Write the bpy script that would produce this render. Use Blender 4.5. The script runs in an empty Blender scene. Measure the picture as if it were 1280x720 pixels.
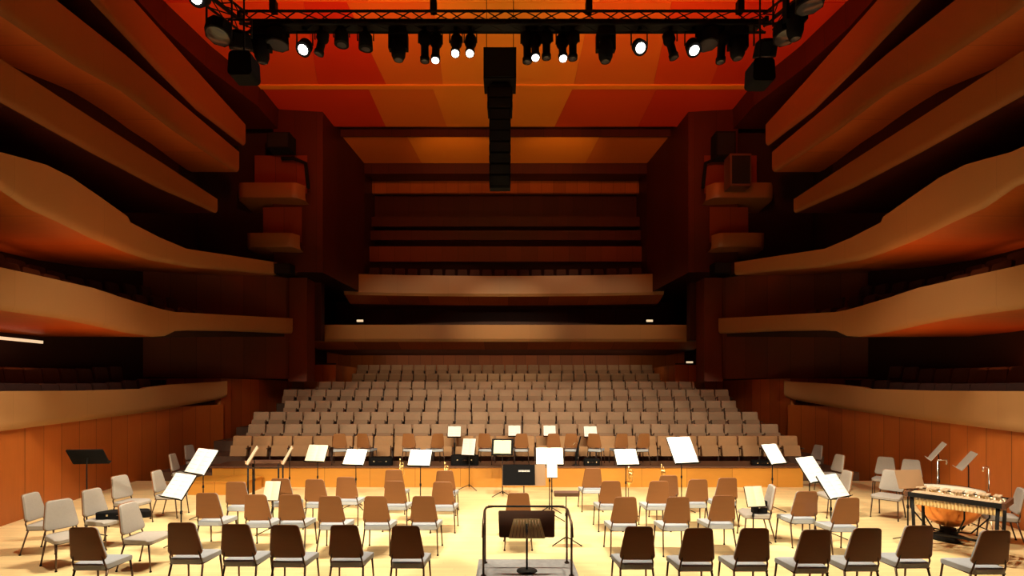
import bpy, bmesh, math, random
from mathutils import Vector, Matrix, Euler
random.seed(7)
C = bpy.context.scene.collection
PI = math.pi
F, PX, HY, CH = 640.0, 632.0, 486.0, 2.5      # focal length in pixels, vanishing point, eye height

def pt(px, py, d):
    return Vector(((px-PX)*d/F, d, CH-(py-HY)*d/F))

# ------------------------------------------------------------------ materials
def mat(name, col, rough=0.5, metal=0.0, var=0.0, vscale=8.0, bump=0.0, bscale=60.0, emit=None, estr=0.0, spec=None, stretch=None):
    m = bpy.data.materials.new(name); m.use_nodes = True
    nt = m.node_tree; b = nt.nodes['Principled BSDF']
    b.inputs['Base Color'].default_value = (*col, 1); b.inputs['Roughness'].default_value = rough
    b.inputs['Metallic'].default_value = metal
    if spec is not None: b.inputs['Specular IOR Level'].default_value = spec
    tc = nt.nodes.new('ShaderNodeTexCoord')
    src = tc.outputs['Object']
    if stretch:
        mp = nt.nodes.new('ShaderNodeMapping'); mp.inputs['Scale'].default_value = stretch
        nt.links.new(src, mp.inputs['Vector']); src = mp.outputs['Vector']
    if var:
        n = nt.nodes.new('ShaderNodeTexNoise'); n.inputs['Scale'].default_value = vscale; n.inputs['Detail'].default_value = 4
        nt.links.new(src, n.inputs['Vector'])
        r = nt.nodes.new('ShaderNodeMix'); r.data_type = 'RGBA'
        r.inputs['A'].default_value = (*[c*(1-var) for c in col], 1); r.inputs['B'].default_value = (*[min(1, c*(1+var)) for c in col], 1)
        nt.links.new(n.outputs['Fac'], r.inputs['Factor']); nt.links.new(r.outputs['Result'], b.inputs['Base Color'])
    if bump:
        n2 = nt.nodes.new('ShaderNodeTexNoise'); n2.inputs['Scale'].default_value = bscale
        nt.links.new(src, n2.inputs['Vector'])
        bp = nt.nodes.new('ShaderNodeBump'); bp.inputs['Strength'].default_value = bump; bp.inputs['Distance'].default_value = 0.01
        nt.links.new(n2.outputs['Fac'], bp.inputs['Height']); nt.links.new(bp.outputs['Normal'], b.inputs['Normal'])
    if emit:
        b.inputs['Emission Color'].default_value = (*emit, 1); b.inputs['Emission Strength'].default_value = estr
    return m

def panel_mat(name, col, pw, ph=None, rough=0.45, tone=0.18, seam=0.012, grain=(1, 18), seamcol=0.25):
    """wood panels laid out along the UV map (metres): seams every pw, a tone per panel, fine grain"""
    m = bpy.data.materials.new(name); m.use_nodes = True
    nt = m.node_tree; N = nt.nodes.new; L = nt.links.new; b = nt.nodes['Principled BSDF']
    b.inputs['Roughness'].default_value = rough
    uv = N('ShaderNodeUVMap'); uv.uv_map = 'UVMap'
    sp = N('ShaderNodeSeparateXYZ'); L(uv.outputs['UV'], sp.inputs[0])
    def mth(op, a, bb=None, clamp=False):
        n = N('ShaderNodeMath'); n.operation = op; n.use_clamp = clamp
        for i, v in enumerate((a, bb)):
            if v is None: continue
            if isinstance(v, (int, float)): n.inputs[i].default_value = v
            else: L(v, n.inputs[i])
        return n.outputs[0]
    u = mth('DIVIDE', sp.outputs['X'], pw)
    fu = mth('FRACT', u); cell = mth('FLOOR', u)
    line = mth('LESS_THAN', fu, seam/pw)
    if ph:
        v = mth('DIVIDE', sp.outputs['Y'], ph)
        v = mth('ADD', v, mth('MULTIPLY', cell, 0.37))
        fv = mth('FRACT', v); line = mth('MAXIMUM', line, mth('LESS_THAN', fv, seam/ph))
        cell = mth('ADD', cell, mth('MULTIPLY', mth('FLOOR', v), 17.3))
    wn = N('ShaderNodeTexWhiteNoise'); wn.noise_dimensions = '1D'; L(cell, wn.inputs['W'])
    mp = N('ShaderNodeMapping'); L(uv.outputs['UV'], mp.inputs['Vector']); mp.inputs['Scale'].default_value = (grain[1], grain[0], 1)
    no = N('ShaderNodeTexNoise'); no.inputs['Scale'].default_value = 1.5; no.inputs['Detail'].default_value = 5; L(mp.outputs[0], no.inputs['Vector'])
    k = mth('ADD', mth('MULTIPLY', wn.outputs['Value'], tone*2), mth('MULTIPLY', no.outputs['Fac'], tone*1.6))
    k = mth('ADD', k, 1-tone*1.8)
    k = mth('MULTIPLY', k, mth('SUBTRACT', 1.0, mth('MULTIPLY', line, 1-seamcol)))
    vm = N('ShaderNodeVectorMath'); vm.operation = 'SCALE'; vm.inputs[0].default_value = col; L(k, vm.inputs['Scale'])
    L(vm.outputs[0], b.inputs['Base Color'])
    return m

M = {}
M['floor'] = panel_mat('maple stage boards', (0.88, 0.70, 0.37), 0.083, 1.6, rough=0.38, tone=0.07, seam=0.003, seamcol=0.6, grain=(3, 30))
M['hall_floor'] = mat('dark hall floor', (0.10, 0.05, 0.03), 0.7, var=.2)
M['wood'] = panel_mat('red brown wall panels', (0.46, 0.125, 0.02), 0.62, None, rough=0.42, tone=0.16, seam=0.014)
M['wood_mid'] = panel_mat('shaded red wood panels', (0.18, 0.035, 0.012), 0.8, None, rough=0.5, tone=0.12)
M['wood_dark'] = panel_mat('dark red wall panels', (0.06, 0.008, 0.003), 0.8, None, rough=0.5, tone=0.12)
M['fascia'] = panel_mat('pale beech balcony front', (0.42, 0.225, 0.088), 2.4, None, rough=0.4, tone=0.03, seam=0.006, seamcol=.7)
M['fascia_shaded'] = panel_mat('shade-darkened beech balcony front', (0.25, 0.098, 0.03), 2.4, None, rough=0.4, tone=0.04, seam=0.006, seamcol=.7)  # same beech as the lower fronts, dimmer light up here darkened into the colour
M['soffit'] = panel_mat('orange red soffit panels', (0.48, 0.12, 0.02), 1.9, None, rough=0.5, tone=0.25, seam=0.01)
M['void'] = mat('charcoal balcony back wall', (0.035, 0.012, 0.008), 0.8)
M['riser'] = panel_mat('honey riser boards', (0.58, 0.255, 0.035), 1.15, None, rough=0.35, tone=0.1, seam=0.008, grain=(8, 2))
M['riser_top'] = mat('riser top', (0.45, 0.22, 0.08), 0.5, var=.1)
M['shell'] = mat('brown chair shell', (0.20, 0.076, 0.021), 0.5, var=.08, vscale=5, stretch=(1, 1, 6))
M['uph'] = mat('grey chair cloth', (0.40, 0.45, 0.52), 0.95, var=.08, vscale=40, bump=.3, bscale=400)
M['uph_warm'] = mat('taupe chair cloth', (0.36, 0.34, 0.32), 0.95, var=.08, vscale=40, bump=.3, bscale=400)
M['steel'] = mat('bronze tube', (0.09, 0.055, 0.04), 0.35, metal=0.7)
M['black'] = mat('matt black', (0.008, 0.008, 0.009), 0.9, spec=.1)
M['black_metal'] = mat('black powder coat', (0.012, 0.012, 0.013), 0.7, spec=.2)
M['chrome'] = mat('chrome', (0.75, 0.72, 0.68), 0.18, metal=1)
M['paper'] = mat('white sheet music', (0.96, 0.96, 0.95), 0.8)
M['paper_cream'] = mat('cream sheet music', (0.78, 0.68, 0.50), 0.8)
M['ink'] = mat('printed staves', (0.45, 0.44, 0.42), 0.8)
M['stand_tan'] = mat('tan stand desk', (0.36, 0.22, 0.12), 0.5, var=.05)
M['stand_grey'] = mat('grey stand desk', (0.34, 0.31, 0.28), 0.5)
M['slats'] = mat('pale slatted metal', (0.80, 0.66, 0.34), 0.5)
M['stand_brown'] = mat('dark brown stand desk', (0.11, 0.05, 0.03), 0.45)
M['seat_tan'] = mat('tan auditorium cloth', (0.37, 0.245, 0.155), 0.9, var=.12, vscale=9)
M['seat_cush'] = mat('brown auditorium cushion', (0.29, 0.18, 0.11), 0.9, var=.12, vscale=9)
M['seat_front'] = mat('brown front row cloth', (0.40, 0.225, 0.105), 0.8, var=.1, vscale=9)
M['seat_arm'] = mat('dark seat arm', (0.05, 0.025, 0.018), 0.5)
M['bal_seat'] = mat('dark balcony cloth', (0.085, 0.045, 0.04), 0.9, var=.2, vscale=7)
M['carpet'] = mat('grey podium carpet', (0.32, 0.34, 0.37), 0.95, var=.25, vscale=14, bump=.4, bscale=200)
M['copper'] = mat('polished copper', (0.86, 0.34, 0.10), 0.28, metal=.85, var=.08, vscale=4)
M['skin'] = mat('drum head', (0.80, 0.74, 0.62), 0.6)
M['bar'] = mat('marimba bar', (0.70, 0.55, 0.38), 0.35, var=.08)
M['reson'] = mat('brass resonator', (0.82, 0.70, 0.50), 0.3, metal=.8)
M['orange_a'] = mat('amber ceiling panel', (0.80, 0.31, 0.03), 0.55, var=.05, vscale=.6)
M['orange_b'] = mat('orange ceiling panel', (0.68, 0.19, 0.022), 0.55, var=.05, vscale=.6)
M['red_a'] = mat('vermilion ceiling panel', (0.66, 0.085, 0.012), 0.55, var=.05, vscale=.6)
M['red_b'] = mat('red ceiling panel', (0.58, 0.04, 0.008), 0.55, var=.05, vscale=.6)
M['lens'] = mat('lit lens', (1, 1, 1), 0.3, emit=(1, .95, .88), estr=14)
M['lens_off'] = mat('dark lens', (0.05, 0.05, 0.06), 0.1)
M['gold'] = mat('brass', (0.85, 0.60, 0.25), 0.25, metal=1)
M['coat'] = mat('navy cloth', (0.02, 0.03, 0.06), 0.9)
M['white_text'] = mat('white lettering', (0.85, 0.85, 0.85), 0.6)
M['glow'] = mat('step light', (1, .8, .5), 0.4, emit=(1, .75, .45), estr=.8)

# ------------------------------------------------------------------ mesh helper
class MB:
    def __init__(s): s.bm = bmesh.new(); s.mats = []; s.uv = s.bm.loops.layers.uv.new('UVMap')
    def mi(s, m):
        if m not in s.mats: s.mats.append(m)
        return s.mats.index(m)
    def face(s, vs, m, smooth=False, uvs=None):
        try: f = s.bm.faces.new(vs)
        except ValueError: return None
        f.material_index = s.mi(m); f.smooth = smooth
        if uvs:
            for l, u in zip(f.loops, uvs): l[s.uv].uv = u
        return f
    def box(s, c, size, m, rot=None, uvscale=True):
        c = Vector(c); h = [v/2 for v in size]; R = rot or Matrix.Identity(3)
        P = [Vector((x*h[0], y*h[1], z*h[2])) for x in (-1, 1) for y in (-1, 1) for z in (-1, 1)]
        V = [s.bm.verts.new(c + R @ p) for p in P]
        for q, ax in (((0, 1, 3, 2), 1), ((4, 6, 7, 5), 1), ((0, 4, 5, 1), 0), ((2, 3, 7, 6), 0), ((0, 2, 6, 4), 2), ((1, 5, 7, 3), 2)):
            def w(i):
                p = c + P[i]
                return (p.y, p.z) if ax == 1 else ((p.x, p.z) if ax == 0 else (p.x, p.y))
            s.face([V[i] for i in q], m, False, [w(i) for i in q])
        return s
    def tube(s, path, r, m, n=8, cap=True, smooth=True):
        path = [Vector(p) for p in path]; rings = []
        rr = r if isinstance(r, (list, tuple)) else [r]*len(path)
        up = None
        for i, p in enumerate(path):
            t = (path[min(i+1, len(path)-1)] - path[max(i-1, 0)])
            t = t.normalized() if t.length > 1e-9 else Vector((0, 0, 1))
            if up is None: up = Vector((0, 0, 1)) if abs(t.z) < .9 else Vector((1, 0, 0))
            a = t.cross(up).normalized(); b2 = a.cross(t).normalized(); up = b2
            rings.append([s.bm.verts.new(p + (a*math.cos(2*PI*k/n) + b2*math.sin(2*PI*k/n))*rr[i]) for k in range(n)])
        for a, b2 in zip(rings, rings[1:]):
            for k in range(n): s.face([a[k], a[(k+1) % n], b2[(k+1) % n], b2[k]], m, smooth)
        if cap: s.face(rings[0][::-1], m); s.face(rings[-1], m)
        return s
    def lathe(s, prof, m, c=(0, 0, 0), n=24, rot=None, smooth=True, caps=True):
        c = Vector(c); R = rot or Matrix.Identity(3); rings = []
        for r, z in prof:
            rings.append([s.bm.verts.new(c + R @ Vector((r*math.cos(2*PI*k/n), r*math.sin(2*PI*k/n), z))) for k in range(n)])
        for a, b2 in zip(rings, rings[1:]):
            for k in range(n): s.face([a[k], a[(k+1) % n], b2[(k+1) % n], b2[k]], m, smooth)
        if caps: s.face(rings[0][::-1], m); s.face(rings[-1], m)
        return s
    def slab(s, outline, fn, m, m2=None, smooth=True):
        """outline: 2-D points (fan about centre); fn(u,v,side)->Vector; closed slab between side 0 and 1"""
        n = len(outline); cu = sum(p[0] for p in outline)/n; cv = sum(p[1] for p in outline)/n
        L = []
        for side in (0, 1):
            rings = []
            for k in (1.0, 0.93, 0.5):
                rings.append([s.bm.verts.new(fn(cu+(u-cu)*k, cv+(v-cv)*k, side, k)) for u, v in outline])
            L.append((rings, s.bm.verts.new(fn(cu, cv, side, 0))))
        for side, (rings, cvx) in enumerate(L):
            mm = m if side == 0 else (m2 or m)
            for a, b2 in zip(rings, rings[1:]):
                for i in range(n):
                    q = [a[i], a[(i+1) % n], b2[(i+1) % n], b2[i]]
                    s.face(q if side else q[::-1], mm, smooth)
            for i in range(n):
                q = [rings[-1][i], rings[-1][(i+1) % n], cvx]
                s.face(q if side else q[::-1], mm, smooth)
        a, b2 = L[0][0][0], L[1][0][0]
        for i in range(n): s.face([a[i], a[(i+1) % n], b2[(i+1) % n], b2[i]], m2 or m, False)
        return s
    def sweep(s, rows, m, smooth=True, closed=False, mlist=None, sharp=()):
        """rows: list of cross-sections (lists of Vectors); mlist gives the material between profile points"""
        V = [[s.bm.verts.new(p) for p in r] for r in rows]
        us = [0.0]
        for a, b2 in zip(rows, rows[1:]): us.append(us[-1] + (b2[0]-a[0]).length)
        for i in range(len(V)-1):
            n = len(V[i]); rng = range(n if closed else n-1)
            vv = 0.0
            for j in rng:
                j2 = (j+1) % n; dv = (rows[i][j2]-rows[i][j]).length
                mm = mlist[j] if mlist else m
                s.face([V[i][j], V[i+1][j], V[i+1][j2], V[i][j2]], mm, smooth, [(us[i], vv), (us[i+1], vv), (us[i+1], vv+dv), (us[i], vv+dv)])
                vv += dv
        for i in range(len(V)-1):
            for j in sharp:
                e = s.bm.edges.get((V[i][j], V[i+1][j]))
                if e: e.smooth = False
        if closed:
            s.face(V[0][::-1], m); s.face(V[-1], m)
        return s
    def mesh(s, name):
        bmesh.ops.recalc_face_normals(s.bm, faces=s.bm.faces)
        me = bpy.data.meshes.new(name); s.bm.to_mesh(me); s.bm.free()
        for m in s.mats: me.materials.append(m)
        return me
    def build(s, name, parent=None, loc=(0, 0, 0), rz=0):
        o = bpy.data.objects.new(name, s.mesh(name)); C.objects.link(o)
        o.location = loc; o.rotation_euler = (0, 0, rz)
        if parent: o.parent = parent
        return o

def rrect(w0, w1, h0, h1, r, n=4):
    """rounded trapezoid: width w0 at h0, w1 at h1"""
    pts = []
    for cx, cz, a0 in ((w0/2-r, h0+r, -PI/2), (w1/2-r, h1-r, 0), (-w1/2+r, h1-r, PI/2), (-w0/2+r, h0+r, PI)):
        for k in range(n+1):
            a = a0 + k*PI/2/n; pts.append((cx+r*math.cos(a), cz+r*math.sin(a)))
    return pts

def tag(o, label=None, cat=None, group=None, kind=None):
    if label: o['label'] = label
    if cat: o['category'] = cat
    if group: o['group'] = group
    if kind: o['kind'] = kind
    return o
def empty(name, loc, rz=0):
    o = bpy.data.objects.new(name, None); C.objects.link(o); o.location = loc; o.rotation_euler = (0, 0, rz)
    o.empty_display_size = .1
    return o
def copy_tree(o, loc=None, rz=None, parent=None, sc=None):
    c = o.copy(); C.objects.link(c)
    if parent: c.parent = parent
    if loc is not None: c.location = loc
    if rz is not None: c.rotation_euler = (0, 0, rz)
    if sc: c.scale = (sc, sc, sc)
    for ch in list(o.children): copy_tree(ch, parent=c)
    return c
def struct(o): o['kind'] = 'structure'; return o
ORD = 'first second third fourth fifth sixth seventh eighth ninth tenth eleventh twelfth thirteenth fourteenth fifteenth sixteenth seventeenth eighteenth nineteenth twentieth twenty-first twenty-second twenty-third twenty-fourth twenty-fifth twenty-sixth twenty-seventh twenty-eighth twenty-ninth thirtieth thirty-first thirty-second'.split()

# ------------------------------------------------------------------ the room
ZC = 13.2
# plan curve of the balcony fronts, as the photo shows it on the left: picture x -> distance
PL = [(0, 9.1), (39, 9.75), (78, 10.5), (117, 11.4), (156, 12.5), (195, 13.7), (218, 14.4), (250, 15.5), (272, 16.2), (299, 17.3), (346, 19.2), (366, 20.2)]
def plan_d(px):
    for (a, da), (b, db) in zip(PL, PL[1:]):
        if px <= b: return da + (db-da)*(px-a)/(b-a)
    return PL[-1][1]
def lerp_list(L, x):
    if x <= L[0][0]: return L[0][1]
    for (a, va), (b, vb) in zip(L, L[1:]):
        if x <= b: return va + (vb-va)*(x-a)/(b-a)
    return L[-1][1]

def front_curve(top, bot, dfn=plan_d, pre=True):
    """stations (X, Y, ztop, zbot) along a balcony front; it carries on past the frame towards the stage end"""
    xs = sorted(set([p[0] for p in top] + [p[0] for p in bot]))
    x0, x1 = max(top[0][0], bot[0][0]), min(top[-1][0], bot[-1][0])
    xs = [x for x in xs if x0 <= x <= x1]
    dense = []
    for a, b in zip(xs, xs[1:]):
        n = max(1, int((b-a)/14)) if b-a > 2 else 1
        dense += [a+(b-a)*k/n for k in range(n)]
    dense.append(xs[-1])
    st = []
    for x in dense:
        d = dfn(x); t = pt(x, lerp_list(top, x), d); bb = pt(x, lerp_list(bot, x), d)
        st.append([t.x, t.y, t.z, bb.z])
    if pre:
        a = st[0]
        st = [[-9.0, y, a[2], a[3]] for y in (-5.0, -1.0, 2.5, 5.0, 7.2) if y < a[1]-.5] + st
    return st

def balcony(name, side, st, fm, sm, outer=12.4, soff=True, roundend=False, lip=.10, drop=.0, floor=True):
    sg = 1 if side == 'left' else -1
    rows = []; n = len(st)
    for i, (x, y, zt, zb) in enumerate(st):
        a = st[max(i-1, 0)]; b = st[min(i+1, n-1)]
        t = Vector((b[0]-a[0], b[1]-a[1], 0))
        t = t.normalized() if t.length > 1e-6 else Vector((0, 1, 0))
        nrm = Vector((-t.y, t.x, 0))                      # outwards on the left side
        if nrm.x > 0: nrm = -nrm
        p = Vector((x, y, 0)); h = zt-zb
        prof = [(.14, zt-.0), (.0, zt), (-.0, zt-.3*h), (.0, zb+.22*h), (.012, zb+.12*h), (.05, zb+.03*h), (lip, zb)]
        r = [Vector(p + nrm*o) + Vector((0, 0, z)) for o, z in prof]
        if soff:
            r.append(Vector((-outer, y + (0 if i < n-1 else 0), zb-drop)))
            r[-1].y = y
        rows.append([Vector((v.x*sg, v.y, v.z)) for v in r])
    ml = [fm]*6 + [sm]
    b = MB(); b.sweep(rows, fm, True, False, ml, sharp=(1, 6))
    o = b.build(name); struct(o)
    if floor:
        b = MB()
        fr = []
        for (x, y, zt, zb) in st:
            zf = zb + .12
            fr.append([Vector((sg*(x-.15), y, zf)), Vector((sg*(-outer), y, zf)), ])
        b.sweep(fr, M['void'], False)
        struct(b.build('balcony_floor'))
    return o

T1 = [(0, 489), (100, 488.5), (180, 486), (186, 484), (216, 480.5), (277, 477), (284, 476)]
B1 = [(0, 540), (46, 534), (118, 524.7), (168, 518), (205, 512.5), (257, 503), (277, 499), (284, 496)]
T3 = [(0, 334), (60, 347), (117, 360), (156, 373), (200, 386), (218, 390), (290, 394), (366, 398)]
B3 = [(0, 387), (78, 398), (117, 406), (156, 415), (195, 421), (210, 420), (222, 414), (240, 413), (300, 414), (366, 417)]
T4 = [(0, 190), (30, 198), (58, 206), (90, 222), (125, 246), (160, 271), (163, 278), (200, 297), (233, 311), (300, 321), (346, 328)]
B4 = [(0, 233), (39, 260), (78, 277.5), (117, 297), (163, 316), (190, 325), (218, 330), (240, 334), (300, 339), (346, 344)]
T5 = [(0, 73), (117, 149), (200, 202), (272, 249)]
B5 = [(0, 124), (117, 190), (200, 234), (272, 266)]
T7 = [(0, -45), (70, 0), (156, 68), (230, 132), (299, 190)]
B7 = [(0, 15), (100, 83), (156, 114), (220, 163), (292, 212), (299, 215)]
T8 = [(80, -85), (167, 0), (240, 82), (307, 156)]
B8 = [(80, -35), (118, 0), (200, 88), (250, 138), (307, 182)]

LV = {}
for side in ('left', 'right'):
    sfx = side
    LV[1] = front_curve(T1, B1, lambda x: lerp_list([(0, 9.1), (46, 10.0), (118, 12.0), (168, 13.6), (205, 14.9), (257, 16.9), (277, 17.5), (284, 17.7)], x))
    LV[3] = front_curve(T3, B3); LV[4] = front_curve(T4, B4); LV[5] = front_curve(T5, B5)
    LV[7] = front_curve(T7, B7); LV[8] = front_curve(T8, B8)
    balcony('balcony_front', side, LV[1], M['fascia'], M['soffit'], outer=12.4)
    balcony('balcony_front', side, LV[3], M['fascia'], M['soffit'], outer=12.4)
    balcony('balcony_front', side, LV[4], M['fascia'], M['soffit'], outer=12.4)
    balcony('balcony_front', side, LV[5], M['fascia_shaded'], M['wood_dark'], outer=12.4)
    balcony('balcony_front', side, LV[7], M['fascia_shaded'], M['soffit'], outer=10.6, floor=False)
    balcony('balcony_front', side, LV[8], M['fascia_shaded'], M['wood_dark'], outer=10.6, floor=False)
    sg = -1 if side == 'left' else 1
    # stage level wall under the lowest balcony, then the stalls wall
    rows = []
    path = [(x-.13, y) for x, y, a_, b_ in LV[1]]
    for x, y in path: rows.append([Vector((-sg*x, y, -.3)), Vector((-sg*x, y, 1.95))])
    b = MB(); b.sweep(rows, M['wood'], True); struct(b.build('wall_'+side))
    b = MB()
    b.sweep([[Vector((sg*x, y, -.3)), Vector((sg*x, y, 2.86))] for x, y in ((9.8, 17.6), (9.65, 20), (9.6, 23.0), (9.6, 27.4))], M['wood'], False)
    b.sweep([[Vector((sg*x, 17.62, -.3)), Vector((sg*x, 17.62, 2.86))] for x in (9.8, 12.4)], M['wood'], False)
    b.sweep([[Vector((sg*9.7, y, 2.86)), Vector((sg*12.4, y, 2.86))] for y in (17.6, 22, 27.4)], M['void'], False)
    struct(b.build('wall_%s_stalls' % side))
    # outer wall behind the balconies
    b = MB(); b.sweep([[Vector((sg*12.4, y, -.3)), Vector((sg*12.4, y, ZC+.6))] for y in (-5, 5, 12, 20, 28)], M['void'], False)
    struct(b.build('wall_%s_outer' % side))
    # upper wall beside the ceiling
    b = MB()
    st = [(-9.3, -5), (-9.3, 5), (-9.35, 12), (-9.43, 14.1), (-9.2, 16), (-8.7, 18), (-8.7, 19.6)]
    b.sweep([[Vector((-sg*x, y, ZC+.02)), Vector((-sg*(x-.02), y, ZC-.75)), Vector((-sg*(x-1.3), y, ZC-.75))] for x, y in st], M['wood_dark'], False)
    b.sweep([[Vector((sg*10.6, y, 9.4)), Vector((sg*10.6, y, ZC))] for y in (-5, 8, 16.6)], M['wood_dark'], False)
    struct(b.build('wall_%s_upper' % side))
    # the block that carries the end boxes, reaching up to the ceiling
    b = MB()
    base = [(-8.9, 19.6), (-7.07, 19.8), (-6.74, 24.4), (-7.0, 27.4), (-8.9, 27.4)]
    r = [[Vector((-sg*x, y, 7.0)), Vector((-sg*x, y, 10.9)), Vector((-sg*x, y, ZC+.3))] for x, y in base+base[:1]]
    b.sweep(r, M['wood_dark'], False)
    b.face([b.bm.verts.new((-sg*x, y, 7.0)) for x, y in base], M['wood_dark'])
    struct(b.build('wall_%s_rear' % side))
    # narrow pier below it
    b = MB(); b.box((sg*8.42, 21.2, 5.6), (.72, .9, 5.6), M['wood_mid']); struct(b.build('wall_%s_pier' % side))
    b = MB(); b.box((sg*8.0, 21.9, 5.85), (.36, .4, 2.6), M['wood_dark']); struct(b.build('trim_%d' % (1 if sg < 0 else 2)))
    # wooden wall pieces behind the end of the third tier
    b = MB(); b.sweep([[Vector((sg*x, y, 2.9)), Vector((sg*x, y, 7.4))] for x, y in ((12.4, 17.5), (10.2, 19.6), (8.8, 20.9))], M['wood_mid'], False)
    struct(b.build('wall_%s_corner' % side))
    # dark recess above, between the balcony ends and the block
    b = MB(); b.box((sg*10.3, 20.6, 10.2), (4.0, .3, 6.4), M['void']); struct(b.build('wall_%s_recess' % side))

# end boxes on the tower faces
def end_box(sg, x0, x1, d, yt, yb, name, mt, panel):
    a = pt(PX - (PX-x0), yt, d); w = abs((x1-x0)*d/F); h = (yb-yt)*d/F
    xc = ((x0+x1)/2-PX)*d/F
    xc = sg*abs(xc)
    out = []
    W = w/2
    for k in range(13):
        t = -1+2*k/12
        xx = xc+W*t; bulge = .0
        e = abs(t)
        yy = d + (.0 if e < .82 else (e-.82)/.18*.35)
        out.append([Vector((xx, yy+.08, a.z)), Vector((xx, yy, a.z)), Vector((xx, yy, a.z-h*.8)), Vector((xx, yy+.08, a.z-h)), Vector((xx, yy+1.4, a.z-h-.12))])
    b = MB(); b.sweep(out, M[mt], True, sharp=(1, 3)); struct(b.build(name))
    if panel:
        b = MB(); b.sweep([[Vector((xc-W+.5*(1 if sg<0 else 0), d+.55, a.z-.2)), Vector((xc-W+.5*(1 if sg<0 else 0), d+.55, a.z+panel))], [Vector((xc+W-.5*(1 if sg>0 else 0), d+.55, a.z-.2)), Vector((xc+W-.5*(1 if sg>0 else 0), d+.55, a.z+panel))]], M['wood_mid'], False)
        struct(b.build('wall_%s_box_panel' % ('left' if sg < 0 else 'right')))
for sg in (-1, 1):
    end_box(sg, 292, 377, 19.0, 228, 246, 'balcony_box', 'fascia_shaded', 1.25)
    end_box(sg, 303, 370, 19.0, 291, 308, 'balcony_box', 'fascia_shaded', 1.15)

# floors
b = MB(); b.sweep([[Vector((-12.4, -5, 0)), Vector((-12.4, 13.9, 0))], [Vector((12.4, -5, 0)), Vector((12.4, 13.9, 0))]], M['floor'], False)
o = b.build('floor'); struct(o)
for l in o.data.uv_layers[0].data: pass
me = o.data
for p in me.polygons:
    for li in p.loop_indices:
        v = me.vertices[me.loops[li].vertex_index].co; me.uv_layers[0].data[li].uv = (v.y, v.x)
ROWS = [  # distance, top z of the backs, x range in the picture
    (14.5, 1.16, 282, 1006), (16.0, 1.39, 298, 985), (17.4, 1.71, 312, 952), (18.8, 2.06, 346, 930),
    (20.4, 2.47, 350, 915), (22.0, 2.81, 358, 888), (23.8, 3.21, 437, 828), (25.8, 3.71, 440, 822)]
b = MB()
prev = 13.9
for i, (d, z, xa, xb) in enumerate(ROWS):
    nd = (ROWS[i+1][0]-.55) if i < 7 else 27.4
    zf = z-.93
    b.box((0, (prev+nd)/2, zf-.3), (19.2, nd-prev, .6), M['hall_floor']); prev = nd
struct(b.build('floor_stalls'))
b = MB()
for sg in (-1, 1):
    b.box((sg*8.55, 25.0, 1.78), (2.1, 4.8, 3.56), M['wood']); b.box((sg*8.55, 22.62, 3.6), (2.1, .1, .06), M['void'])
struct(b.build('floor_side_blocks'))
# rear wall and the rear balconies
b = MB(); b.sweep([[Vector((x, 27.4, 2)), Vector((x, 27.4, ZC+1.5))] for x in (-12.4, -6, 0, 6, 12.4)], M['wood_dark'], False); struct(b.build('wall_rear'))
b = MB(); b.sweep([[Vector((x, 27.2, 2)), Vector((x, 27.2, 4.9))] for x in (-9.5, -4, 0, 4, 9.5)], M['wood'], False); struct(b.build('wall_rear_stalls'))
b = MB(); b.sweep([[Vector((x, -5, -.1)), Vector((x, -5, ZC+.5))] for x in (-12.4, 0, 12.4)], M['wood_dark'], False); struct(b.build('wall_stage_end'))
def rear_balcony(d, x0, x1, yt, yb, bow, mt, depth, name='balcony_front'):
    rows = []
    for k in range(25):
        t = -1+2*k/24; px = PX + (x1-x0)/2*t + ((x0+x1)/2-PX)
        a = pt(px, yt, d); c = pt(px, yb, d)
        y = d + bow*(1-t*t); x = a.x
        s = y/d
        rows.append([Vector((x, y+.12, a.z)), Vector((x, y, a.z)), Vector((x, y, c.z+.12)), Vector((x, y+.06, c.z)), Vector((x, y+.9, c.z-.28)), Vector((x, y+depth, c.z-.28))])
    b = MB(); b.sweep(rows, None, True, False, [M[mt], M[mt], M[mt], M['soffit'], M['wood_dark']], sharp=(1, 2, 3, 4)); return struct(b.build(name))
rear_balcony(22.3, 387, 878, 406, 427, .0, 'fascia', 5.0)
rear_balcony(23.6, 430, 830, 342, 368, .5, 'fascia', 3.8)
b = MB()   # dark back walls between the rear tiers
b.box((0, 26.2, 6.0), (17.2, .2, 1.9), M['wood_dark']); b.box((0, 26.2, 8.2), (15, .2, 1.4), M['void'])
struct(b.build('wall_rear_recess'))
# the stepped bands of the rear wall above the top tier
b = MB()
for y0, y1, d, mm in ((271, 283, 26.4, 'wood_dark'), (288, 300, 26.1, 'wood_dark'), (308, 327, 25.8, 'wood_mid')):
    a = pt(442, y0, d); c = pt(822, y1, d)
    b.box(((a.x+c.x)/2, d+.1, (a.z+c.z)/2), (c.x-a.x, .2, a.z-c.z), M[mm])
struct(b.build('trim_3'))
b = MB()
a = pt(456, 225, 26.6); c = pt(800, 241, 26.6); b.box((0.0, 26.7, (a.z+c.z)/2), (14.0, .2, a.z-c.z), M['wood'])
struct(b.build('trim_4'))

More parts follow.
